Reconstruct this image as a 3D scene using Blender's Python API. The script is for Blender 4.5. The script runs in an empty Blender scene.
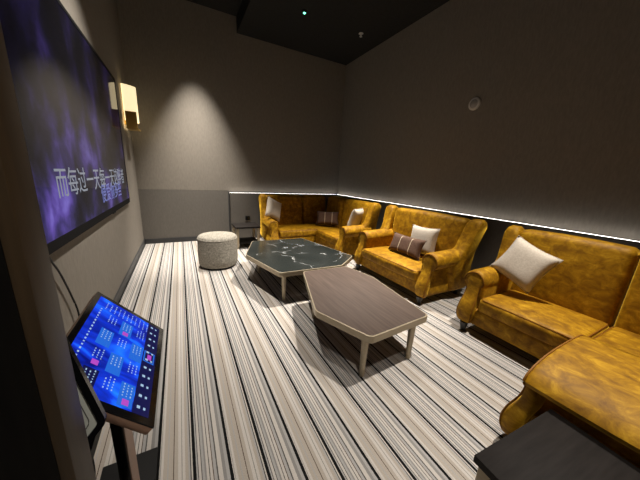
import bpy, bmesh, math, random
from mathutils import Vector, Matrix

random.seed(7)
C = bpy.context.scene.collection
PI = math.pi
H = 1.5                                  # eye height of the photographer
XL, XR, YB = -0.726, 3.807, 6.112        # left, right and back wall planes
ZC, ZH = 4.20, 4.48                      # bulkhead and raised ceiling

# ------------------------------------------------------------------ materials
def new_mat(name):
    m = bpy.data.materials.new(name); m.use_nodes = True
    nt = m.node_tree
    return m, nt, nt.nodes['Principled BSDF']

def mat(name, col, rough=0.6, metal=0.0, spec=0.5, emit=None, strength=0.0):
    m, nt, b = new_mat(name)
    b.inputs['Base Color'].default_value = (*col, 1)
    b.inputs['Roughness'].default_value = rough
    b.inputs['Metallic'].default_value = metal
    b.inputs['Specular IOR Level'].default_value = spec
    if emit:
        b.inputs['Emission Color'].default_value = (*emit, 1)
        b.inputs['Emission Strength'].default_value = strength
    return m

def node(nt, t, **kw):
    n = nt.nodes.new(t)
    for k, v in kw.items():
        if k in n.inputs: n.inputs[k].default_value = v
        else: setattr(n, k, v)
    return n

def ramp(nt, stops, interp='LINEAR'):
    r = nt.nodes.new('ShaderNodeValToRGB'); cr = r.color_ramp; cr.interpolation = interp
    while len(cr.elements) > 1: cr.elements.remove(cr.elements[-1])
    cr.elements[0].position = stops[0][0]; cr.elements[0].color = (*stops[0][1], 1)
    for p, c in stops[1:]:
        e = cr.elements.new(p); e.color = (*c, 1)
    return r

def coords(nt, scale=(1, 1, 1), rot=(0, 0, 0)):
    tc = nt.nodes.new('ShaderNodeTexCoord'); mp = nt.nodes.new('ShaderNodeMapping')
    mp.inputs['Scale'].default_value = scale; mp.inputs['Rotation'].default_value = rot
    nt.links.new(tc.outputs['Object'], mp.inputs['Vector'])
    return mp.outputs['Vector']

def noise_mat(name, stops, scale, detail=4, rough=0.7, stretch=(1, 1, 1), rot=(0, 0, 0), bump=0.0, bscale=None,
              spec=0.4, sheen=0.0, distort=0.0, metal=0.0, noise_rough=0.55, sheen_tint=(1, 1, 1), coat=0.0):
    m, nt, b = new_mat(name); L = nt.links
    v = coords(nt, stretch, rot)
    n = node(nt, 'ShaderNodeTexNoise', Scale=scale, Detail=detail, Roughness=noise_rough, Distortion=distort)
    L.new(v, n.inputs['Vector'])
    r = ramp(nt, stops); L.new(n.outputs['Fac'], r.inputs['Fac'])
    L.new(r.outputs['Color'], b.inputs['Base Color'])
    b.inputs['Roughness'].default_value = rough
    b.inputs['Specular IOR Level'].default_value = spec
    b.inputs['Metallic'].default_value = metal
    b.inputs['Sheen Weight'].default_value = sheen
    b.inputs['Sheen Roughness'].default_value = 0.3
    b.inputs['Sheen Tint'].default_value = (*sheen_tint, 1)
    b.inputs['Coat Weight'].default_value = coat
    if bump:
        n2 = node(nt, 'ShaderNodeTexNoise', Scale=bscale or scale * 3, Detail=3)
        L.new(v, n2.inputs['Vector'])
        bp = node(nt, 'ShaderNodeBump', Strength=bump, Distance=0.004)
        L.new(n2.outputs['Fac'], bp.inputs['Height']); L.new(bp.outputs['Normal'], b.inputs['Normal'])
    return m

M = {}
WALLC = [(0.3, (.205, .184, .156)), (0.7, (.245, .221, .190))]
M['wall'] = noise_mat('woven_taupe_wall', WALLC, 60, rough=0.85, stretch=(1, 1, .25), bump=.15, bscale=260, spec=.2)
M['wall_low'] = noise_mat('grey_lower_wall', [(0.3, (.138, .127, .113)), (0.7, (.162, .150, .134))], 60, rough=0.8, stretch=(1, 1, .25), spec=.2)  # greyer lower panels; the darker tone also paints in the dado's shade
M['ceiling'] = noise_mat('matt_black_ceiling', [(0.3, (.020, .020, .019)), (0.7, (.026, .026, .025))], 20, rough=.9, spec=.15)
M['skirting'] = mat('charcoal_skirting', (.035, .036, .038), .5)
M['jamb_dark'] = noise_mat('dark_stained_wood', [(0.3, (.005, .0045, .004)), (0.7, (.009, .008, .007))], 6, rough=.6, stretch=(8, 8, .4), spec=.08)
M['jamb_trim'] = noise_mat('brown_wood_trim', [(0.3, (.046, .029, .014)), (0.7, (.075, .048, .024))], 6, rough=.5, stretch=(8, 8, .4), spec=.3)
M['led'] = mat('led_diffuser', (.9, .9, .9), .5, emit=(1.0, .95, .88), strength=8)
M['black'] = mat('black_plastic', (.006, .006, .007), .16, spec=.25)
M['bezel'] = mat('matt_black_bezel', (.008, .008, .009), .7, spec=.08)
M['black_matt'] = mat('black_powder_coat', (.008, .008, .008), .6, spec=.2)
M['copper'] = mat('rose_gold_aluminium', (.36, .22, .155), .4, metal=.6)
M['bronze'] = noise_mat('brushed_champagne_bronze', [(0.3, (.40, .335, .235)), (0.7, (.47, .40, .29))], 12, rough=.38, stretch=(2, 2, 20), metal=.45)
M['brass'] = mat('satin_brass', (.50, .32, .08), .4, metal=.35)
M['foot'] = mat('black_turned_wood', (.012, .010, .008), .35)
M['white_plastic'] = mat('white_plastic', (.55, .54, .52), .5)
M['green_led'] = mat('green_indicator', (.02, .3, .15), .4, emit=(.15, 1, .55), strength=5)
M['shade'] = mat('lit_alabaster_shade', (.85, .76, .58), .5, emit=(1.0, .82, .48), strength=1.0)
M['shade_hot'] = mat('lit_lamp_tube', (.95, .9, .8), .5, emit=(1.0, .80, .45), strength=9)

VEL = [(.32, (.15, .064, .001)), (.45, (.235, .110, .002)), (.55, (.33, .165, .003)), (.70, (.53, .295, .014))]
M['velvet'] = noise_mat('mustard_crushed_velvet', VEL, 13, detail=8, rough=.6, stretch=(1, .7, 1), distort=.5, bump=.15,
                        bscale=30, spec=.2, sheen=.9, sheen_tint=(1, .60, .05), noise_rough=.68)
M['velvet_pipe'] = mat('mustard_velvet_piping', (.20, .080, .005), .6, spec=.2)
M['boucle'] = noise_mat('grey_boucle', [(.3, (.19, .172, .142)), (.55, (.31, .288, .244)), (.7, (.42, .39, .335))], 45, detail=5, rough=.9,
                        bump=.9, bscale=120, spec=.1)
M['linen'] = noise_mat('oatmeal_linen', [(.3, (.46, .40, .33)), (.7, (.58, .52, .44))], 80, rough=.85, bump=.25, bscale=240, spec=.15, sheen=.15)
M['brown_cloth'] = noise_mat('brown_cushion_cloth', [(.3, (.085, .048, .034)), (.7, (.125, .076, .054))], 60, rough=.85, bump=.2, bscale=200, spec=.15)
M['cream_stripe'] = mat('cream_stripe', (.50, .40, .28), .8)
M['darkwood'] = noise_mat('dark_table_wood', [(.3, (.010, .008, .007)), (.7, (.017, .014, .0125))], 5, rough=.6, stretch=(1, 10, 10), spec=.12)
M['walnut'] = noise_mat('smoked_walnut', [(.25, (.052, .035, .027)), (.5, (.082, .057, .045)), (.75, (.112, .080, .064))], 4.5, detail=7,
                        rough=.42, stretch=(9, .55, 1), rot=(0, 0, .12), spec=.45, distort=.4)

def marble_mat():
    m, nt, b = new_mat('black_marble_white_veins'); L = nt.links
    v = coords(nt, (1, 1, 1), (0, 0, .35))
    n = node(nt, 'ShaderNodeTexNoise', Scale=2.2, Detail=6, Roughness=.6); L.new(v, n.inputs['Vector'])
    mx = node(nt, 'ShaderNodeMixRGB', blend_type='ADD'); mx.inputs[0].default_value = .55
    L.new(v, mx.inputs[1]); L.new(n.outputs['Color'], mx.inputs[2])
    vo = node(nt, 'ShaderNodeTexVoronoi', feature='DISTANCE_TO_EDGE', Scale=1.25); L.new(mx.outputs[0], vo.inputs['Vector'])
    r1 = ramp(nt, [(0, (.9, .9, .9)), (.007, (.25, .25, .25)), (.02, (0, 0, 0))]); L.new(vo.outputs['Distance'], r1.inputs['Fac'])
    n2 = node(nt, 'ShaderNodeTexNoise', Scale=5, Detail=3); L.new(v, n2.inputs['Vector'])
    r2 = ramp(nt, [(.46, (0, 0, 0)), (.66, (1, 1, 1))]); L.new(n2.outputs['Fac'], r2.inputs['Fac'])
    mul = node(nt, 'ShaderNodeMixRGB', blend_type='MULTIPLY'); mul.inputs[0].default_value = 1
    L.new(r1.outputs['Color'], mul.inputs[1]); L.new(r2.outputs['Color'], mul.inputs[2])
    base = ramp(nt, [(.3, (.012, .015, .014)), (.7, (.030, .034, .032))]); L.new(n.outputs['Fac'], base.inputs['Fac'])
    fin = node(nt, 'ShaderNodeMixRGB'); L.new(mul.outputs[0], fin.inputs[0]); L.new(base.outputs['Color'], fin.inputs[1])
    fin.inputs[2].default_value = (.62, .62, .60, 1)
    L.new(fin.outputs[0], b.inputs['Base Color'])
    b.inputs['Roughness'].default_value = .2; b.inputs['Specular IOR Level'].default_value = .3
    return m
M['marble'] = marble_mat()

def carpet_mat():
    m, nt, b = new_mat('striped_carpet'); L = nt.links
    tc = nt.nodes.new('ShaderNodeTexCoord'); sp = nt.nodes.new('ShaderNodeSeparateXYZ')
    L.new(tc.outputs['Object'], sp.inputs[0])
    wob = node(nt, 'ShaderNodeTexNoise', Scale=160, Detail=2); L.new(tc.outputs['Object'], wob.inputs['Vector'])
    w1 = node(nt, 'ShaderNodeMath', operation='MULTIPLY_ADD'); w1.inputs[1].default_value = .004; w1.inputs[2].default_value = -.002
    L.new(wob.outputs['Fac'], w1.inputs[0])
    ad0 = node(nt, 'ShaderNodeMath', operation='ADD'); L.new(sp.outputs['X'], ad0.inputs[0]); L.new(w1.outputs[0], ad0.inputs[1])
    P = .336
    ad = node(nt, 'ShaderNodeMath', operation='ADD'); ad.inputs[1].default_value = .211 + 10 * P
    L.new(ad0.outputs[0], ad.inputs[0])
    dv = node(nt, 'ShaderNodeMath', operation='DIVIDE'); dv.inputs[1].default_value = P; L.new(ad.outputs[0], dv.inputs[0])
    fr = node(nt, 'ShaderNodeMath', operation='FRACT'); L.new(dv.outputs[0], fr.inputs[0])
    K = (.008, .008, .008); W = (.49, .455, .418); BG = (.375, .335, .29); G = (.235, .226, .217); D = (.09, .085, .08); BR = (.09, .058, .042); LG = (.345, .335, .325)
    st = [(0, K), (.044, W), (.056, G), (.066, W), (.10, BG), (.155, LG), (.17, BG), (.232, BR), (.246, BG), (.30, W), (.345, G), (.358, W), (.395, BG),
          (.44, LG), (.462, D), (.478, W), (.50, K), (.544, LG), (.565, D), (.578, W), (.612, D), (.624, LG), (.66, G), (.682, W), (.716, D), (.730, W), (.768, BR), (.780, LG),
          (.822, D), (.842, W), (.905, G), (.950, LG)]
    r = ramp(nt, st, 'CONSTANT'); L.new(fr.outputs[0], r.inputs['Fac'])
    n = node(nt, 'ShaderNodeTexNoise', Scale=300, Detail=2); L.new(tc.outputs['Object'], n.inputs['Vector'])
    rr = ramp(nt, [(.3, (.78, .78, .78)), (.7, (1.08, 1.08, 1.08))]); L.new(n.outputs['Fac'], rr.inputs['Fac'])
    mul = node(nt, 'ShaderNodeMixRGB', blend_type='MULTIPLY'); mul.inputs[0].default_value = 1
    L.new(r.outputs['Color'], mul.inputs[1]); L.new(rr.outputs['Color'], mul.inputs[2])
    L.new(mul.outputs[0], b.inputs['Base Color'])
    b.inputs['Roughness'].default_value = .95; b.inputs['Specular IOR Level'].default_value = .1
    bp = node(nt, 'ShaderNodeBump', Strength=.35, Distance=.004); L.new(n.outputs['Fac'], bp.inputs['Height']); L.new(bp.outputs['Normal'], b.inputs['Normal'])
    return m
M['carpet'] = carpet_mat()

def tv_mat():
    m, nt, b = new_mat('television_picture'); L = nt.links
    tc = nt.nodes.new('ShaderNodeTexCoord')
    mp = nt.nodes.new('ShaderNodeMapping'); mp.inputs['Scale'].default_value = (1, 1.0, .9); L.new(tc.outputs['Object'], mp.inputs['Vector'])
    n = node(nt, 'ShaderNodeTexNoise', Scale=2.6, Detail=4, Roughness=.5, Distortion=.2); L.new(mp.outputs['Vector'], n.inputs['Vector'])
    r = ramp(nt, [(.36, (.004, .004, .010)), (.47, (.016, .014, .045)), (.56, (.050, .036, .17)), (.64, (.13, .08, .42)), (.74, (.26, .20, .75))])
    L.new(n.outputs['Fac'], r.inputs['Fac'])
    # the picture itself is brighter towards its lower near corner
    sp = nt.nodes.new('ShaderNodeSeparateXYZ'); L.new(tc.outputs['Object'], sp.inputs[0])
    mz = node(nt, 'ShaderNodeMapRange'); mz.inputs['From Min'].default_value = .0; mz.inputs['From Max'].default_value = 1.1
    mz.inputs['To Min'].default_value = .75; mz.inputs['To Max'].default_value = .12; L.new(sp.outputs['Z'], mz.inputs['Value'])
    my = node(nt, 'ShaderNodeMapRange'); my.inputs['From Min'].default_value = .4; my.inputs['From Max'].default_value = 2.2
    my.inputs['To Min'].default_value = 1.25; my.inputs['To Max'].default_value = .55; L.new(sp.outputs['Y'], my.inputs['Value'])
    mm = node(nt, 'ShaderNodeMath', operation='MULTIPLY'); L.new(mz.outputs[0], mm.inputs[0]); L.new(my.outputs[0], mm.inputs[1])
    L.new(r.outputs['Color'], b.inputs['Emission Color']); L.new(mm.outputs[0], b.inputs['Emission Strength'])
    b.inputs['Base Color'].default_value = (.006, .006, .008, 1); b.inputs['Roughness'].default_value = .05; b.inputs['IOR'].default_value = 1.15
    return m
M['tv'] = tv_mat()
M['lyric'] = mat('lyric_text', (.1, .1, .1), .4, emit=(.50, .58, .75), strength=.32)
M['lyric_blue'] = mat('lyric_text_blue', (.1, .1, .1), .4, emit=(.16, .22, .75), strength=.5)

def screen_mat():
    m, nt, b = new_mat('song_screen_background'); L = nt.links
    tc = nt.nodes.new('ShaderNodeTexCoord')
    mp = nt.nodes.new('ShaderNodeMapping'); mp.inputs['Scale'].default_value = (3, 4, 1); L.new(tc.outputs['Object'], mp.inputs['Vector'])
    n = node(nt, 'ShaderNodeTexNoise', Scale=2.6, Detail=3, Distortion=1.0); L.new(mp.outputs['Vector'], n.inputs['Vector'])
    r = ramp(nt, [(.32, (.000, .004, .16)), (.5, (.004, .035, .62)), (.62, (.01, .16, .95)), (.75, (.03, .38, 1.0))])
    L.new(n.outputs['Fac'], r.inputs['Fac'])
    L.new(r.outputs['Color'], b.inputs['Emission Color']); b.inputs['Emission Strength'].default_value = 1.25
    b.inputs['Base Color'].default_value = (.005, .005, .01, 1); b.inputs['Roughness'].default_value = .2
    return m
M['ui_bg'] = screen_mat()
M['ui_dark'] = mat('ui_dark_bar', (.005, .005, .01), .2, emit=(.004, .006, .07), strength=.9)
M['ui_white'] = mat('ui_white_marks', (.02, .02, .02), .2, emit=(.50, .72, 1.0), strength=.7)
M['ui_pink'] = mat('ui_pink_cover', (.02, .02, .02), .2, emit=(.50, .07, .60), strength=.9)
M['ui_cyan'] = mat('ui_cyan_panel', (.02, .02, .02), .2, emit=(.012, .17, .85), strength=.8)
M['panel_grey'] = mat('grey_laminate', (.62, .64, .58), .5)
M['groove'] = mat('groove_grey', (.10, .10, .09), .6)

# ------------------------------------------------------------------ mesh helpers
def ident(x, y, z): return Vector((x, y, z))

def obj(name, bm, mats, parent=None, angle=40, Mp=None):
    if Mp:
        for v in bm.verts: v.co = Mp(*v.co)
    bmesh.ops.remove_doubles(bm, verts=bm.verts[:], dist=1e-5)
    bmesh.ops.recalc_face_normals(bm, faces=bm.faces[:])
    me = bpy.data.meshes.new(name); bm.to_mesh(me); bm.free()
    for m in (mats if isinstance(mats, (list, tuple)) else [mats]): me.materials.append(m)
    for p in me.polygons: p.use_smooth = True
    me.set_sharp_from_angle(angle=math.radians(angle))
    o = bpy.data.objects.new(name, me); C.objects.link(o)
    if parent: o.parent = parent
    return o

def thing(name, label, cat, loc=(0, 0, 0), rz=0.0, group=None):
    o = bpy.data.objects.new(name, None); C.objects.link(o)
    o.empty_display_size = .1
    o.location = loc; o.rotation_euler = (0, 0, rz); tag(o, label, cat, group)
    return o

def tag(o, label, cat, group=None):
    o['label'] = label; o['category'] = cat
    if group: o['group'] = group
    return o

def struct(name, bm, m, loc=(0, 0, 0), parent=None, angle=30):
    o = obj(name, bm, m, parent, angle); o['kind'] = 'structure'; o.location = loc
    return o

def box(bm, x0, x1, y0, y1, z0, z1, mi=0):
    vs = [bm.verts.new((x, y, z)) for x in (x0, x1) for y in (y0, y1) for z in (z0, z1)]
    for f in ((0, 1, 3, 2), (4, 6, 7, 5), (0, 4, 5, 1), (2, 3, 7, 6), (0, 2, 6, 4), (1, 5, 7, 3)):
        bm.faces.new([vs[i] for i in f]).material_index = mi
    return vs

def BM(): return bmesh.new()

def bevel(bm, w, seg=2):
    bmesh.ops.recalc_face_normals(bm, faces=bm.faces[:])
    bmesh.ops.bevel(bm, geom=bm.edges[:], offset=w, segments=seg, profile=.5, affect='EDGES', clamp_overlap=True)

def softbox(bm, c, s, r, crown=(0, 0, 0), n=6, fn=None, k=3):
    """rounded box; crown = extra bulge on +z, -y (front), both x sides"""
    h = [a / 2 for a in s]
    def axis(hh):
        inner = hh - r
        edge = [inner + r * math.tan(PI / 4 * i / k) for i in range(k + 1)]
        mid = [-inner + 2 * inner * i / n for i in range(1, n)]
        return [-e for e in reversed(edge)] + mid + edge
    ax = [axis(a) for a in h]
    def put(p):
        cc = [max(-(h[i] - r), min(h[i] - r, p[i])) for i in range(3)]
        d = Vector([p[i] - cc[i] for i in range(3)])
        if d.length > 1e-9: d = d.normalized() * r
        q = Vector(cc) + d
        u = [q[i] / h[i] for i in range(3)]
        z = q.z + (crown[0] * (1 - u[0] ** 2) * (1 - u[1] ** 2) if u[2] > 0 else 0)
        y = q.y - (crown[1] * (1 - u[0] ** 2) * (1 - u[2] ** 2) if u[1] < 0 else 0)
        x = q.x + crown[2] * (1 - u[1] ** 2) * (1 - u[2] ** 2) * (1 if u[0] > 0 else -1) * min(1, abs(u[0]) * 1.5)
        v = Vector((x, y, z))
        if fn: v = fn(v, u)
        return v + Vector(c)
    for a, b_, w in ((0, 1, 2), (1, 2, 0), (0, 2, 1)):
        for sgn in (-1, 1):
            g = []
            for p in ax[a]:
                row = []
                for q in ax[b_]:
                    co = [0, 0, 0]; co[a] = p; co[b_] = q; co[w] = sgn * h[w]
                    row.append(bm.verts.new(put(co)))
                g.append(row)
            for i in range(len(g) - 1):
                for j in range(len(g[0]) - 1):
                    bm.faces.new((g[i][j], g[i + 1][j], g[i + 1][j + 1], g[i][j + 1]))
    bmesh.ops.remove_doubles(bm, verts=bm.verts[:], dist=1e-5)

def loft(bm, rings, cap=True, closed=True, mi=0):
    R = [[bm.verts.new(p) for p in r] for r in rings]
    n = len(R[0])
    for a, b_ in zip(R, R[1:]):
        for i in range(n if closed else n - 1):
            j = (i + 1) % n
            bm.faces.new((a[i], a[j], b_[j], b_[i])).material_index = mi
    if cap:
        for r in (R[0], R[-1]):
            bm.faces.new(r).material_index = mi

def lathe(bm, prof, c=(0, 0, 0), n=24, axis='z'):
    rings = []
    for r, z in prof:
        ring = []
        for i in range(n):
            a = 2 * PI * i / n
            p = (r * math.cos(a), r * math.sin(a), z)
            if axis == 'y': p = (r * math.cos(a), z, r * math.sin(a))
            if axis == 'x': p = (z, r * math.cos(a), r * math.sin(a))
            ring.append(Vector(p) + Vector(c))
        rings.append(ring)
    loft(bm, rings)

def tube(bm, path, r, n=8, closed=False):
    pts = [Vector(p) for p in path]; rings = []; up = Vector((0, 0, 1))
    N = len(pts)
    for i, p in enumerate(pts):
        t = (pts[(i + 1) % N] - pts[i - 1]) if closed else (pts[min(i + 1, N - 1)] - pts[max(i - 1, 0)])
        t.normalize()
        a = t.cross(up) if abs(t.z) < .95 else t.cross(Vector((1, 0, 0)))
        a.normalize(); b_ = t.cross(a)
        rings.append([p + (a * math.cos(2 * PI * k / n) + b_ * math.sin(2 * PI * k / n)) * r for k in range(n)])
    if closed:
        rings.append(rings[0]); loft(bm, rings, cap=False)
    else: loft(bm, rings)

def spline(pts, m=6, closed=False):
    P = [Vector(p) for p in pts]; N = len(P); out = []
    for i in range(N if closed else N - 1):
        p0 = P[i - 1] if (closed or i > 0) else P[0]; p1 = P[i]; p2 = P[(i + 1) % N]
        p3 = P[(i + 2) % N] if (closed or i + 2 < N) else P[-1]
        for k in range(m):
            t = k / m
            out.append(.5 * ((2 * p1) + (p2 - p0) * t + (2 * p0 - 5 * p1 + 4 * p2 - p3) * t * t + (3 * p1 - p0 - 3 * p2 + p3) * t ** 3))
    if not closed: out.append(P[-1])
    return out

def round_poly(poly, r, seg=4):
    out = []; n = len(poly)
    for i in range(n):
        p = Vector(poly[i]); a = (Vector(poly[i - 1]) - p).normalized(); b_ = (Vector(poly[(i + 1) % n]) - p).normalized()
        p0 = p + a * r; p1 = p + b_ * r
        for k in range(seg + 1):
            t = k / seg
            out.append(p0 * (1 - t) ** 2 + p * 2 * t * (1 - t) + p1 * t * t)
    return out

def inset(poly, d):
    n = len(poly); out = []
    cx = sum((Vector(p) for p in poly), Vector((0, 0))) / n
    for i in range(n):
        p = Vector(poly[i]); e1 = (p - Vector(poly[i - 1])).normalized(); e2 = (Vector(poly[(i + 1) % n]) - p).normalized()
        n1 = Vector((-e1.y, e1.x)); n2 = Vector((-e2.y, e2.x))
        if n1.dot(cx - p) < 0: n1 = -n1
        if n2.dot(cx - p) < 0: n2 = -n2
        b_ = (n1 + n2); b_ = b_ / max(.3, b_.length_squared / 2) if b_.length > 0 else n1
        out.append(p + b_ * d)
    return out

# ------------------------------------------------------------------ room
YN = -1.6
bm = BM(); box(bm, XL - .1, XR + .1, YN, YB + .1, -.05, 0); struct('floor', bm, M['carpet'])
bm = BM(); box(bm, XL - .1, XL, YN, YB, 0, ZH); struct('wall_left', bm, M['wall'])
bm = BM(); box(bm, XR, XR + .1, YN, YB, 0, ZH); struct('wall_right', bm, M['wall'])
bm = BM(); box(bm, XL - .1, XR + .1, YB, YB + .1, 1.10, ZH); struct('wall_back', bm, M['wall'])
bm = BM(); box(bm, XL - .1, XR + .1, YB, YB + .1, 0, 1.097); struct('wall_back_lower', bm, M['wall_low'])
bm = BM(); box(bm, XL - .1, XR + .1, YN - .1, YN, 0, ZH); struct('wall_front', bm, M['wall'])
bm = BM(); box(bm, XL - .1, 1.20, YN, YB + .1, ZH, ZH + .1); struct('ceiling', bm, M['ceiling'])
bm = BM(); box(bm, 1.20, XR + .1, YN, YB + .1, ZC, ZH + .1); struct('ceiling_bulkhead', bm, M['ceiling'])
bm = BM(); box(bm, XL, .93, YB - .015, YB, 0, .10); struct('baseboard_back', bm, M['skirting'])
bm = BM(); box(bm, XL, XL + .015, YN, YB - .015, 0, .10); struct('baseboard_left', bm, M['skirting'])
# the shallow dado box that carries the light strip, with a small lip along its front edge
DL = .095
bm = BM(); box(bm, .945, XR - DL, YB - DL, YB, 0, 1.055); box(bm, .945, XR - DL, YB - DL, YB - DL + .006, 1.05, 1.0640)
struct('trim_1', bm, M['wall_low'])
bm = BM(); box(bm, XR - DL, XR, YN, YB, 0, 1.055); box(bm, XR - DL, XR - DL + .006, YN, YB - DL, 1.05, 1.0640)
struct('trim_2', bm, M['wall_low'])
bm = BM(); box(bm, .93, .945, YB - DL - .012, YB, 0, 1.085); struct('trim_3', bm, M['skirting'])  # dado end face, coloured charcoal in place of its shade
bm = BM(); box(bm, .95, XR - DL, YB - DL + .008, YB - DL + .026, 1.0555, 1.0652)
tag(obj('light_strip', bm, M['led']), 'thin white light strip along the dado ledge of the back wall', 'light strip')
bm = BM(); box(bm, XR - DL + .008, XR - DL + .026, YN, YB - DL, 1.0555, 1.0652)
tag(obj('light_strip', bm, M['led']), 'long thin white light strip along the right wall above the mustard sofas', 'light strip')

# doorway post close to the camera on the left
JY, JX, JT = .50, -.201, .0745
bm = BM(); box(bm, XL, JX - .02, JY, JY + JT, 0, ZH); struct('wall_doorway', bm, M['jamb_dark'])
bm = BM(); box(bm, JX - .02, JX, JY - .001, JY + JT, 0, ZH); bevel(bm, .003); struct('trim_4', bm, [M['jamb_trim']])

# ------------------------------------------------------------------ television
TX = -.704
TVY0, TVY1, TVZ0, TVZ1 = 1.82, 4.890, .980, 2.682
tv = thing('television', 'huge wall-mounted television showing purple karaoke video with white lyrics', 'television', (XL, TVY0, TVZ0))
w, h = TVY1 - TVY0, TVZ1 - TVZ0; d = TX - XL
bm = BM(); box(bm, .004, d - .004, .02, w - .02, .02, h - .02); obj('back_case', bm, M['black'], tv)
bm = BM()
bz = .03
for a in ((0, w, 0, bz + .035), (0, w, h - bz, h), (0, bz, bz, h - bz), (w - bz, w, bz, h - bz)):
    box(bm, .003, d + .003, a[0], a[1], a[2], a[3])
obj('bezel', bm, M['bezel'], tv)
bm = BM(); box(bm, d - .004, d, bz, w - bz, bz + .035, h - bz); scr = obj('screen', bm, M['tv'], tv)
bm = BM(); box(bm, .0005, .005, w * .3, w * .7, h * .3, h * .7); obj('wall_bracket', bm, M['black_matt'], tv)
bm = BM(); box(bm, .004, d + .006, w * .62, w * .66, -.012, .002); obj('sensor_bar', bm, M['black'], tv)

def text_mesh(body, size):
    cu = bpy.data.curves.new('text', 'FONT'); cu.body = body; cu.size = size; cu.extrude = .0006
    to = bpy.data.objects.new('text', cu); C.objects.link(to)
    bpy.context.view_layer.update()
    dg = bpy.context.evaluated_depsgraph_get()
    me = bpy.data.meshes.new_from_object(to.evaluated_get(dg))
    b = BM(); b.from_mesh(me); bpy.data.objects.remove(to); bpy.data.curves.remove(cu); bpy.data.meshes.remove(me)
    return b

def lyric(body, size, y, z, m, name):
    b = text_mesh(body, size)
    xs = [v.co.x for v in b.verts]
    o = obj(name, b, m, tv, Mp=lambda a, c, e: Vector((d + .0015 + e, a, c)))
    o.location = (0, y, z)
    return max(xs)

# ------------------------------------------------------------------ wall sconce
sc = thing('wall_sconce', 'lit cream wall sconce with brass bracket near the far end of the left wall', 'wall lamp', (XL, 5.52, 2.19))
bm = BM()
box(bm, 0, .05, -.06, .06, -.02, .16); bevel(bm, .004); obj('back_plate', bm, M['brass'], sc)
bm = BM()
ring_o = [(.03 + .165 * math.sin(PI * i / 16) ** .7, -.15 + .30 * i / 16) for i in range(17)]
outer = [[Vector((x, y, z)) for x, y in ring_o] for z in (.03, .12, .3, .45, .56)]
inner = [[Vector((max(.02, x - .012), y * .93, z)) for x, y in ring_o] for z in (.56, .3, .03)]
loft(bm, outer + inner + [outer[0]], cap=False, closed=False)
obj('lamp_shade', bm, M['shade'], sc)
bm = BM(); lathe(bm, [(.02, .0), (.028, .02), (.028, .14), (.012, .16)], (.11, 0, .04), 16)
obj('lamp_tube', bm, M['shade_hot'], sc)
for yy in (-.115, .115):
    bm = BM(); box(bm, .05, .15, yy - .02, yy + .02, -.069, .028); obj('lamp_end', bm, M['shade_hot'], sc)
bm = BM(); box(bm, .035, .185, -.176, -.156, -.07, .17); box(bm, .03, .19, -.176, .14, -.085, -.07); bevel(bm, .003); obj('bracket', bm, M['brass'], sc)

# ------------------------------------------------------------------ ceiling and wall devices
t = thing('ceiling_sensor', 'small ceiling sensor with a green indicator light on the black ceiling', 'sensor', (2.05, 4.72, ZC))
bm = BM(); lathe(bm, [(.045, 0), (.045, -.012), (.03, -.025), (.005, -.028)], n=20); obj('housing', bm, M['black_matt'], t)
bm = BM(); lathe(bm, [(.022, -.024), (.022, -.032), (.006, -.038)], n=12); obj('indicator', bm, M['green_led'], t)
t = thing('ceiling_sprinkler', 'tiny white sprinkler on the black ceiling near the far corner', 'sprinkler', (3.25, 4.75, ZC + .002))  # modelled as a sprinkler: cover plate, stem and deflector
bm = BM(); lathe(bm, [(.045, 0), (.045, -.006), (.02, -.012), (.016, -.035)], n=20); obj('base', bm, M['white_plastic'], t)
bm = BM(); lathe(bm, [(.006, -.03), (.006, -.05), (.026, -.052), (.026, -.056)], n=16); obj('deflector', bm, M['white_plastic'], t)
t = thing('wall_speaker', 'round grey disc mounted high on the right wall', 'speaker', (XR, 2.561, 2.625))
bm = BM(); lathe(bm, [(.085, 0), (.085, -.02), (.075, -.028), (.066, -.028)], n=28, axis='x'); obj('rim', bm, M['white_plastic'], t)
bm = BM(); lathe(bm, [(.066, -.022), (.05, -.034), (.02, -.040), (.004, -.041)], n=28, axis='x'); obj('grille', bm, mat('grey_grille', (.30, .29, .28), .7), t)

t = thing('wall_socket', 'small dark socket plate low on the back wall above the far side table', 'socket', (1.33, YB - DL, .49))
bm = BM(); box(bm, -.05, .05, -.012, 0, -.05, .05); bevel(bm, .004); obj('plate', bm, M['black_matt'], t)
bm = BM(); box(bm, -.03, .03, -.015, -.011, -.03, .03); obj('socket_insert', bm, M['black'], t)

# ------------------------------------------------------------------ sofas
def piping(bm, pts, r=.006): tube(bm, pts, r, 6)

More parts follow.
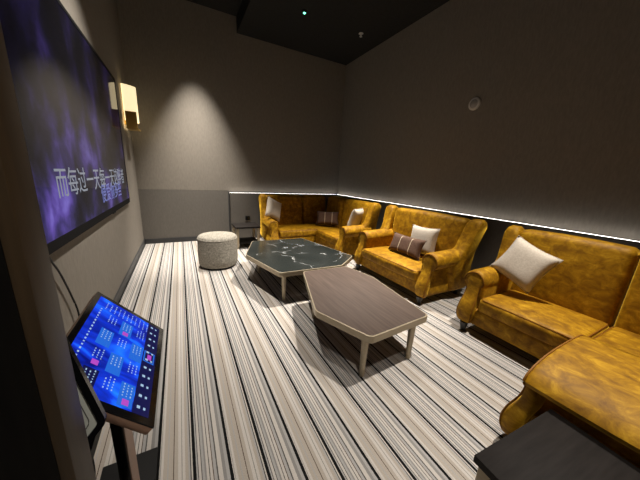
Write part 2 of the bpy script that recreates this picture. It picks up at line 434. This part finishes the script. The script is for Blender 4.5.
def make_arm(root, Mp0, xc, sgn, y0, y1, wid=1.0, wing=True, hs=1.0, pw=1.0, flare=.03, wth=1.15, pdx=0.0, pwid=1.0, sw=.8):
    """rolled arm at local x = xc, outward direction sgn, from front y0 to y1"""
    Mp = lambda x, y, z: Mp0(x, y, z * (hs if z < .7 else 1))
    prof = [(-.085, .13), (-.085, .24), (-.085, .34), (-.088, .43)]
    cu, cz, r = .015, .515, .105
    for a in (200, 180, 160, 140, 120, 100, 80, 60, 40, 20, 0, -20, -40, -60, -78):
        ca, sa = math.cos(math.radians(a)), math.sin(math.radians(a))
        prof.append((cu + r * math.copysign(abs(ca) ** (pw if ca < 0 else 1.0), ca), cz + r * math.copysign(abs(sa) ** (pw if ca < 0 else 1.0), sa) * .95))
    prof += [(.035, .38), (.040, .28), (.055, .19), (.06, .13)]
    cenu, cenz = 0.0, .36
    bm = BM(); rings = []
    for y, s in ((y0 - .035, 1 - .20 / wid), (y0 - .028, 1 - .08 / wid), (y0 - .012, 1 - .015 / wid), (y0 + .01, 1), (y0 + .25 * (y1 - y0), 1), (y0 + .5 * (y1 - y0), 1.0), (y1, 1.0)):
        lift = .02 * max(0, (y - y0) / (y1 - y0)) ** 2
        rings.append([Vector((xc + sgn * (cenu + (u - cenu) * s) * wid, y, cenz + (z - cenz) * (s if z > .3 else 1) + lift)) for u, z in prof])
    loft(bm, rings)
    arm = obj('arm', bm, M['velvet'], root, Mp=Mp)
    # scroll piping round the roll
    bm = BM()
    sc_p = 1 - .08 / wid
    pts = [(xc + sgn * u * sc_p * wid, y0 - .028, .36 + (z - .36) * sc_p) for u, z in prof[4:-5]]
    piping(bm, spline(pts, 2)); obj('piping', bm, M['velvet_pipe'], arm, Mp=Mp)
    # S-shaped front post
    bm = BM(); rings = []
    for z, dy, hw, hd in ((.095, -.085, .056, .04), (.105, -.092, .064, .046), (.15, -.105, .074, .055), (.21, -.104, .078, .056), (.28, -.080, .074, .054),
                          (.35, -.042, .066, .048), (.42, -.016, .066, .042), (.49, -.014, .078, .034), (.54, -.014, .076, .030), (.585, -.006, .052, .022)):
        ring = []
        for k in range(20):
            a = 2 * PI * k / 20; ca, sa = math.cos(a), math.sin(a)
            ring.append(Vector((xc + pdx + sgn * (.005 + hw * pwid * math.copysign(abs(ca) ** .6, ca)), y0 + dy * sw + hd * math.copysign(abs(sa) ** .6, sa), z * (1 if wid < 1.2 else .86))))
        rings.append(ring)
    loft(bm, rings); post = obj('arm_post', bm, M['velvet'], root, Mp=Mp)
    for sd in (-1, 1):
        bm = BM(); piping(bm, spline([(xc + pdx + sgn * .005 + sd * (hw + .001) * pwid * .97, y0 + dy * sw - hd * .62, z) for z, dy, hw, hd in
                           ((.105, -.092, .064, .046), (.15, -.105, .074, .055), (.21, -.104, .078, .056), (.28, -.080, .074, .054), (.35, -.042, .066, .048), (.42, -.016, .066, .042), (.49, -.014, .078, .034))], 3), .0055)
        obj('piping', bm, M['velvet_pipe'], post, Mp=Mp)
    if wing:
        pr = [(y1 - .25, .50), (y1 - .19, .60), (y1 - .12, .70), (y1 - .07, .80), (y1 - .035, .90), (y1 - .01, .99), (y1 + .02, 1.055), (y1 + .075, 1.082),
              (y1 + .15, 1.07), (y1 + .195, 1.01), (y1 + .17, .85), (y1 + .15, .6), (y1 + .155, .40), (y1 + .15, .15), (y1 - .05, .12), (y1 - .17, .14), (y1 - .22, .30)]
        sp = spline([(0, a, b) for a, b in pr], 3, closed=True)
        cen = sum(sp, Vector()) / len(sp)
        bm = BM(); rings = []
        for u, ins in ((-.060, .045), (-.050, .018), (-.030, 0), (.030, 0), (.050, .018), (.060, .045)):
            ring = []
            for p in sp:
                dv = (p - cen); q = p - dv.normalized() * ins
                fl = flare * max(0, q.z - .45) / .55
                ring.append(Vector((xc + sgn * (.02 + u * wth + fl), q.y, q.z)))
            rings.append(ring)
        loft(bm, rings)
        wg = obj('wing', bm, M['velvet'], root, Mp=Mp0)

def make_back(root, Mp, x0, x1, y, z0=.30, z1=1.055, th=.19, rake=.10, arch=.015, r=.06):
    bm = BM(); cz = (z0 + z1) / 2
    def fn(v, u):
        v.z += arch * (1 - u[0] ** 2) * (1 if u[2] > 0 else 0) * max(0, u[2])
        v.y += rake * (v.z + (z1 - z0) / 2)
        return v
    softbox(bm, ((x0 + x1) / 2, y + th / 2, cz), (x1 - x0, th, z1 - z0), r, crown=(0, .025, 0), n=8, fn=fn)
    o = obj('backrest', bm, M['velvet'], root, Mp=Mp)
    return o

def make_cushion_seat(root, Mp, x0, x1, y0, y1, z0=.255, z1=.405):
    bm = BM()
    softbox(bm, ((x0 + x1) / 2, (y0 + y1) / 2, (z0 + z1) / 2), (x1 - x0, y1 - y0, z1 - z0), .04, crown=(.03, .015, 0), n=10)
    s = obj('seat_cushion', bm, M['velvet'], root, Mp=Mp)
    bm = BM(); g = .012
    for z in (z1 - .010, z0 + .012):
        lp = round_poly([(x0 + g, y0 + g), (x1 - g, y0 + g), (x1 - g, y1 - g), (x0 + g, y1 - g)], .05, 4)
        tube(bm, [(p.x, p.y - (.014 * (1 - ((p.x - (x0 + x1) / 2) / ((x1 - x0) / 2)) ** 2) if p.y < (y0 + y1) / 2 else 0), z) for p in lp], .006, 6, closed=True)
    obj('piping', bm, M['velvet_pipe'], s, Mp=Mp)
    return s

def make_foot(root, Mp, x, y):
    bm = BM(); lathe(bm, [(.020, 0), (.024, .01), (.030, .05), (.040, .085), (.040, .10)], (x, y, 0), 16)
    obj('leg', bm, M['foot'], root, Mp=Mp)

def make_rail(root, Mp, x0, x1, y0, y1):
    bm = BM(); softbox(bm, ((x0 + x1) / 2, (y0 + y1) / 2, .18), (x1 - x0, y1 - y0, .18), .03, crown=(0, .01, 0), n=8)
    return obj('base_frame', bm, M['velvet'], root, Mp=Mp)

def loveseat():
    root = thing('loveseat', 'mustard velvet two-seat wing sofa holding a brown striped and a beige cushion', 'sofa', (2.575, 2.67, 0), -PI / 2)
    I = ident
    for s in (-1, 1):
        make_arm(root, I, s * .655, s, .085, .64, hs=1.09, flare=.085, wth=1.5, wid=1.12)
        make_foot(root, I, s * .655, -.005); make_foot(root, I, s * .64, .74)
    make_rail(root, I, -.70, .70, .02, .80)
    make_cushion_seat(root, I, -.565, .565, -.03, .62)
    make_back(root, I, -.64, .64, .60)
    return root
loveseat()

def corner_sofa(O, sgn, label, main, ret, aw=1.0, ah=1.0):
    """O = inner corner of the seat on the floor; main section runs along the right wall (sgn: +1 towards +y), return towards -x"""
    root = thing('corner_sofa', label, 'sofa', (O[0], O[1], 0))
    A = lambda x, y, z: Vector((y, sgn * x, z))            # main: local x along the wall, local y into the wall
    B = lambda x, y, z: Vector((-x, -sgn * y, z))          # return: local x into the room, local y towards its own back
    D = .63
    make_rail(root, A, -.02, main + .145, .02, .80)
    make_rail(root, B, -.78, ret + (.145 if aw < 1.2 else .37), .02, .80)
    make_cushion_seat(root, A, .006, main, 0, D)
    make_cushion_seat(root, B, -D, ret - (0 if aw < 1.2 else .21), .006, D + .006)
    make_back(root, A, .012, main + .10, .60)
    make_back(root, A, -.70, -.006, .585)
    make_back(root, B, -.60, -.0, .60)
    make_back(root, B, .012, ret + .10, .60)
    make_arm(root, A, main + .095, 1, .085, .64, hs=1.06)
    make_arm(root, B, ret + .09 * aw - (.257 if aw > 1.2 else 0), 1, .085, .64, wid=aw, hs=ah, pw=1.0 if aw < 1.2 else .5, pdx=0 if aw < 1.2 else .29, pwid=1.0 if aw < 1.2 else 1.15, sw=.8 if aw < 1.2 else .62)
    for Mq, L in ((A, main), (B, ret)):
        make_foot(root, Mq, L + .09, -.01); make_foot(root, Mq, L + .07, .74)
    make_foot(root, A, -.70, .74)
    make_foot(root, A, .06, .10)
    return root
corner_sofa((2.555, .54), +1, 'mustard velvet corner sofa nearest the camera at the right edge with one beige cushion', .775, .525, 3.65, 1.0)
corner_sofa((2.50, 4.82), -1, 'mustard velvet corner sofa in the far corner with two beige cushions and one brown', .86, .80)

lyric('而每过一天每一天这醉者', .215, .455, .317, M['lyric'], 'lyric_line')
lyric('便爱你多些', .20, 1.51, .170, M['lyric_blue'], 'lyric_line')

# ------------------------------------------------------------------ loose cushions
def cushion(name, label, m, w, h, th, loc, rot, stripes=None, group=None):
    root = thing(name, label, 'cushion', loc, 0, group)
    root.rotation_euler = rot
    bm = BM(); N = 16; top = {}; bot = {}
    def P(i, j, s):
        u, v = -1 + 2 * i / N, -1 + 2 * j / N
        pin = 1 - .10 * (1 - abs(v) ** 2) * abs(u) ** 3
        pin2 = 1 - .10 * (1 - abs(u) ** 2) * abs(v) ** 3
        f = max(0, (1 - u ** 4) * (1 - v ** 4)) ** .55
        return Vector((u * w / 2 * pin, s * th / 2 * f, v * h / 2 * pin2))
    for s in (-1, 1):
        g = [[bm.verts.new(P(i, j, s)) for j in range(N + 1)] for i in range(N + 1)]
        for i in range(N):
            for j in range(N):
                f = bm.faces.new((g[i][j], g[i + 1][j], g[i + 1][j + 1], g[i][j + 1]))
    cov = obj('cover', bm, m, root, angle=80)
    for fx in stripes or ():
        bm = BM(); rows = []
        for du in (-.006, .006):
            row = []
            for j in range(N + 1):
                u, v = -1 + 2 * fx + du / w * 2, -1 + 2 * j / N
                f = max(0, (1 - u ** 4) * (1 - v ** 4)) ** .55
                row.append(Vector((u * w / 2 * (1 - .10 * (1 - v * v) * abs(u) ** 3), -th / 2 * f - .0025, v * h / 2 * (1 - .10 * (1 - u * u) * abs(v) ** 3))))
            rows.append(row)
        loft(bm, rows, cap=False, closed=False); obj('stripe', bm, M['cream_stripe'], cov)
    bm = BM(); lp = []
    for i in range(N + 1): lp.append(P(i, 0, 1))
    for j in range(1, N + 1): lp.append(P(N, j, 1))
    for i in range(N - 1, -1, -1): lp.append(P(i, N, 1))
    for j in range(N - 1, 0, -1): lp.append(P(0, j, 1))
    tube(bm, lp, .005, 6, closed=True); obj('piping', bm, m, root)
    return root

def put_cushion(o, yaw, lean, roll):
    o.rotation_mode = 'YXZ'; o.rotation_euler = (-lean, roll, yaw)
G = 'scatter cushions on the sofas'
c = cushion('cushion', 'brown cushion with two pale stripes lying on the loveseat seat', M['brown_cloth'], .62, .29, .14, (2.915, 2.66, .575), (0, 0, 0), stripes=(.38, .70), group=G)
put_cushion(c, -PI / 2, .35, .0)
c = cushion('cushion', 'beige cushion standing behind the brown striped one on the loveseat', M['linen'], .48, .42, .13, (3.105, 2.53, .665), (0, 0, 0), group=G)
put_cushion(c, -PI / 2, .16, -.04)
c = cushion('cushion', 'large beige cushion tipped on its corner beside the arm of the nearest sofa', M['linen'], .42, .42, .14, (2.97, 1.19, .76), (0, 0, 0), group=G)
put_cushion(c, -PI / 2 + .12, .35, .38)
c = cushion('cushion', 'beige cushion tilted on the left arm of the far corner sofa', M['linen'], .42, .42, .14, (1.70, 5.22, .80), (0, 0, 0), group=G)
put_cushion(c, .55, .25, .45)
c = cushion('cushion', 'beige cushion seen edge-on against the right arm of the far corner sofa', M['linen'], .46, .44, .15, (2.99, 4.07, .745), (0, 0, 0), group=G)
put_cushion(c, PI + .5, .3, 0)
c = cushion('cushion', 'dark brown striped cushion in the back corner of the far sofa', M['brown_cloth'], .50, .30, .13, (2.87, 4.97, .615), (0, 0, 0), stripes=(.38, .70), group=G)
put_cushion(c, -.5, .3, 0)

# ------------------------------------------------------------------ coffee tables
def coffee_table(label, poly, legs, zt, top_mat):
    poly = [(p[0] * .974, p[1] * .974) for p in poly]
    cx = sum(p[0] for p in poly) / len(poly); cy = sum(p[1] for p in poly) / len(poly)
    root = thing('coffee_table', label, 'coffee table', (cx, cy, 0), 0)
    pl = [Vector((p[0] - cx, p[1] - cy)) for p in poly]
    out = round_poly(pl, .04, 4)
    inn = round_poly(inset(pl, .010), .045, 4)
    inn2 = round_poly(inset(pl, .03), .04, 4)
    bm = BM()
    R = [(inn, zt - .012), (inn, zt + .0), (out, zt - .001), (out, zt - .058), (inn2, zt - .058), (inn2, zt - .012)]
    loft(bm, [[Vector((p.x, p.y, z)) for p in r] for r, z in R] + [[Vector((p.x, p.y, zt - .012)) for p in inn]], cap=False)
    obj('apron', bm, M['bronze'], root, angle=30)
    bm = BM(); t2 = round_poly(inset(pl, .0112), .045, 4)
    loft(bm, [[Vector((p.x, p.y, z)) for p in t2] for z in (zt - .0119, zt + .001)])
    obj('tabletop', bm, top_mat, root, angle=30)
    for x, y in legs:
        bm = BM(); lathe(bm, [(.019, 0), (.021, .004), (.031, zt - .03), (.031, zt - .013)], (x - cx, y - cy, 0), 20)
        obj('leg', bm, M['bronze'], root)
    return root
coffee_table('low coffee table with a six-sided dark wood top and bronze legs',
             [(1.262, 2.715), (1.885, 2.69), (1.985, 2.25), (1.865, 1.335), (1.175, 1.285), (.97, 1.80)],
             [(1.16, 1.33), (1.655, 1.325), (1.19, 2.24), (1.76, 2.36)], .39, M['walnut'])
coffee_table('low coffee table with a black white-veined marble top behind the wooden one',
             [(.765, 3.63), (1.036, 4.37), (1.97, 4.34), (2.25, 3.06), (1.86, 2.745), (.985, 2.765)],
             [(1.03, 2.75), (1.0, 3.76), (1.85, 2.78), (1.82, 4.1)], .388, M['marble'])

# ------------------------------------------------------------------ ottoman
t = thing('ottoman', 'round grey boucle ottoman standing near the back wall', 'ottoman', (.475, 4.33, 0))
bm = BM(); lathe(bm, [(.24, 0), (.255, .004), (.255, .035), (.24, .04)], n=40); obj('plinth', bm, M['black_matt'], t)
bm = BM(); lathe(bm, [(.262, .030), (.282, .034), (.296, .06), (.302, .14), (.303, .24), (.302, .42), (.300, .465), (.290, .498), (.270, .514), (.235, .520), (.12, .525), (.02, .526)], n=56)
b_ = obj('upholstery', bm, M['boucle'], t, angle=70)
bm = BM(); tube(bm, [(.299 * math.cos(2 * PI * i / 48), .299 * math.sin(2 * PI * i / 48), 0.472) for i in range(48)], .005, 6, closed=True); obj('piping', bm, M['boucle'], b_)

# ------------------------------------------------------------------ side tables
def side_table(label, x, y, w, dpt, hgt, rz=0):
    root = thing('side_table', label, 'side table', (x, y, 0), rz)
    bm = BM(); box(bm, -w / 2, w / 2, -dpt / 2, dpt / 2, hgt - .035, hgt); bevel(bm, .004); obj('tabletop', bm, M['darkwood'], root)
    for sx in (-1, 1):
        for sy in (-1, 1):
            bm = BM(); cx, cy = sx * (w / 2 - .04), sy * (dpt / 2 - .04)
            box(bm, cx - .024, cx + .024, cy - .024, cy + .024, 0, hgt - .035); bevel(bm, .003); obj('leg', bm, M['bronze'], root)
    bm = BM(); box(bm, -w / 2 + .02, w / 2 - .02, -dpt / 2 + .02, dpt / 2 - .02, .10, .12); bevel(bm, .003); obj('lower_shelf', bm, M['darkwood'], root)
    return root
side_table('dark wood side table with bronze legs between the ottoman and the far sofa', 1.16, 5.42, .50, .50, .45)
side_table('dark wood side table in the near right corner of the picture beside the sofa arm', 1.235, .085, .57, .58, .45, -.06)

# ------------------------------------------------------------------ song-request kiosk
kx, ky = -.255, 1.0
k = thing('karaoke_kiosk', 'tilted touch screen on a black and rose-gold post showing a blue song menu', 'touch screen', (kx, ky, 0))
bm = BM(); box(bm, -.19, .05, -.13, .36, 0, .018); bevel(bm, .004); obj('base_plate', bm, M['black_matt'], k)
bm = BM(); box(bm, -.018, .016, -.05, .05, .018, .90); bevel(bm, .002); pst = obj('post', bm, M['black'], k)
bm = BM(); box(bm, .016, .019, -.048, .05, .018, .90); obj('cover_strip', bm, M['copper'], pst)
bm = BM(); lathe(bm, [(.022, .018), (.024, .03), (.016, .045), (.004, .05)], (-.075, -.02, 0), 16); obj('knob', bm, M['black'], k)
# screen slab: u along +y (0..SU), v up the slope (0..SV), n outwards
SU, SV = .515, .301
eu, ev = Vector((0, 1, 0)), Vector((-.203, 0, .222)).normalized(); en = eu.cross(ev); en = en if en.x > 0 else -en
S0 = Vector((-.110 - kx, .705 - ky, .80))
def SP(u, v, n=0): return S0 + eu * u + ev * v + en * n
def sbox(bm, u0, u1, v0, v1, n0, n1, mi=0):
    vs = box(bm, 0, 1, 0, 1, 0, 1, mi)
    i = 0
    for a in (u0, u1):
        for b in (v0, v1):
            for c_ in (n0, n1): vs[i].co = SP(a, b, c_); i += 1
bm = BM(); sbox(bm, 0, SU, 0, SV, -.028, -.004); bevel(bm, .004); obj('housing', bm, M['copper'], k)
bm = BM(); sbox(bm, 0, SU, 0, SV, -.005, 0); bevel(bm, .001); obj('glass_front', bm, M['black'], k)
bm = BM()
def q(u0, u1, v0, v1, mi, n=.0012):
    f = bm.faces.new([bm.verts.new(SP(a, b, n)) for a, b in ((u0, v0), (u1, v0), (u1, v1), (u0, v1))]); f.material_index = mi
a0, a1, c0, c1 = .022, SU - .022, .022, SV - .018
q(a0, a1, c0 + .052, c1, 0, .0006); q(a0, a1, c0, c0 + .052, 1, .0006)
R_ = random.Random(3)
for i in range(11):                                     # two rows of marks along the lower bar
    u = a0 + .020 + i * .0425
    q(u, u + .010, c0 + .030, c0 + .040, 2); q(u, u + .009, c0 + .013, c0 + .020, 2)
q(a0 + .225, a0 + .285, c0 + .006, c0 + .048, 4, .0008); q(a0 + .230, a0 + .280, c0 + .011, c0 + .043, 1, .001); q(a0 + .24, a0 + .268, c0 + .018, c0 + .034, 3, .0012)
for i in range(4):                                      # song cards with covers
    for j in range(3):
        u, v = .028 + i * .098, .076 + j * .056
        if (i + j) % 2 == 0: q(u, u + .088, v, v + .044, (4, 1)[(i * 3 + j) % 5 == 2], .0008)
        if (i + 2 * j) % 5 == 0: q(u + .006, u + .027, v + .011, v + .031, 3, .001)
        for r in range(3):
            x = u + .036
            while x < u + .080:
                wd = R_.uniform(.003, .007); q(x, x + wd, v + .032 - r * .012, v + .0355 - r * .012, 2); x += wd + .006
for r in range(11):                                     # list of small lines near the far side
    v = .076 + r * .017; x = .425
    while x < .478:
        wd = R_.uniform(.003, .007); q(x, x + wd, v, v + .004, 2); x += wd + .007
x = .03
while x < .42:                                          # title row at the top
    wd = R_.uniform(.004, .010); q(x, x + wd, .258, .263, 2); x += wd + .010
obj('screen', bm, [M['ui_bg'], M['ui_dark'], M['ui_white'], M['ui_pink'], M['ui_cyan']], k)
# grey side panel with a black rim on the near side of the post
PY = .655
pv = [(-.192, .912), (-.2430, 1.190), (-.40, 1.25), (-.40, .66)]
P2 = [Vector((x - kx, z)) for x, z in pv]
bm = BM(); o1 = round_poly(P2, .012, 3); i1 = round_poly(inset(P2, .014), .012, 3)
y0, y1 = PY - ky, PY - ky + .014
loft(bm, [[Vector((p.x, y, p.y)) for p in r] for r, y in ((i1, y0 + .006), (i1, y0), (o1, y0), (o1, y1), (i1, y1), (i1, y0 + .006))], cap=False)
rim = obj('side_panel', bm, M['black'], k, angle=30)
bm = BM(); i2 = round_poly(inset(P2, .013), .012, 3)
loft(bm, [[Vector((p.x, y, p.y)) for p in i2] for y in (y0 + .004, y0 + .012)]); fc = obj('panel_face', bm, M['panel_grey'], rim, angle=30)
fc['label'] = 'grey face of the side panel'
bm = BM(); i3 = round_poly(inset(P2, .028), .014, 3)
tube(bm, [(p.x, y0 + .004, p.y) for p in i3], .0011, 5, closed=True); obj('groove', bm, M['groove'], rim)
bm = BM(); box(bm, -.012, .010, y1 - .001, -.049, .77, .80); obj('bracket', bm, M['black_matt'], k)

# power cable hanging from the television and looping by the kiosk
bm = BM()
pts = [(-.706, 1.99, .972), (-.706, 2.03, .92), (-.705, 2.10, .82), (-.705, 2.20, .62), (-.70, 2.24, .47), (-.70, 2.22, .25), (-.68, 2.12, .06), (-.64, 1.9, .008), (-.56, 1.6, .007), (-.48, 1.36, .008), (-.46, 1.2, .008)]
tube(bm, spline(pts, 6), .006, 8)
tag(obj('power_cable', bm, M['black']), 'thin black cable hanging down the left wall from the television', 'cable')

# ------------------------------------------------------------------ lights
def spot(x, y, z, e, ang, blend=.6, col=(1, .86, .70), tilt=(0, 0), size=.04):
    l = bpy.data.lights.new('downlight_or_fill', 'SPOT'); l.energy = e; l.spot_size = math.radians(ang); l.spot_blend = blend
    l.color = col; l.shadow_soft_size = size
    o = bpy.data.objects.new('downlight_or_fill', l); C.objects.link(o); o.location = (x, y, z)
    o.rotation_euler = (math.radians(tilt[0]), math.radians(tilt[1]), 0)
    return o
WARM = (1, .925, .83)
spot(.36, YB - .60, ZH - .02, 2300, 50, 1, WARM)
spot(2.85, 3.3, ZC - .02, 2100, 62, 1, WARM, tilt=(0, 11))
spot(2.88, 1.05, ZC - .02, 1050, 56, 1, WARM, tilt=(0, 9))
spot(.25, -.35, ZH - .02, 520, 64, 1, WARM)  # added fill lamp behind the camera for the near floor and kiosk panel
spot(.45, 3.2, ZH - .02, 1080, 66, 1, WARM, tilt=(0, 11))

wd = bpy.data.worlds.new('world'); bpy.context.scene.world = wd; wd.use_nodes = True
wd.node_tree.nodes['Background'].inputs['Color'].default_value = (.02, .02, .02, 1)
wd.node_tree.nodes['Background'].inputs['Strength'].default_value = .3

# ------------------------------------------------------------------ camera (solved from the vanishing points)
F = 257.317
Rc = ((0.882781445274144, -0.4671322900899653, 0.04984318845136325),
      (-0.06845326201991653, -0.23287174741441682, -0.9700953046866008),
      (0.46476991167514947, 0.8529702062859291, -0.23755158679750632))
cam = bpy.data.cameras.new('camera'); co = bpy.data.objects.new('camera', cam); C.objects.link(co)
r, dn, fw = (Vector(v) for v in Rc)
m = Matrix((r, -dn, -fw)).transposed().to_4x4(); m.translation = (0, 0, H); co.matrix_world = m
cam.sensor_width = 36; cam.sensor_fit = 'HORIZONTAL'; cam.lens = F / 640 * 36; cam.clip_start = .02
sc_ = bpy.context.scene; sc_.camera = co
vs = sc_.view_settings; vs.view_transform = 'Standard'; vs.look = 'None'; vs.exposure = 0; vs.gamma = 1; vs.use_curve_mapping = False
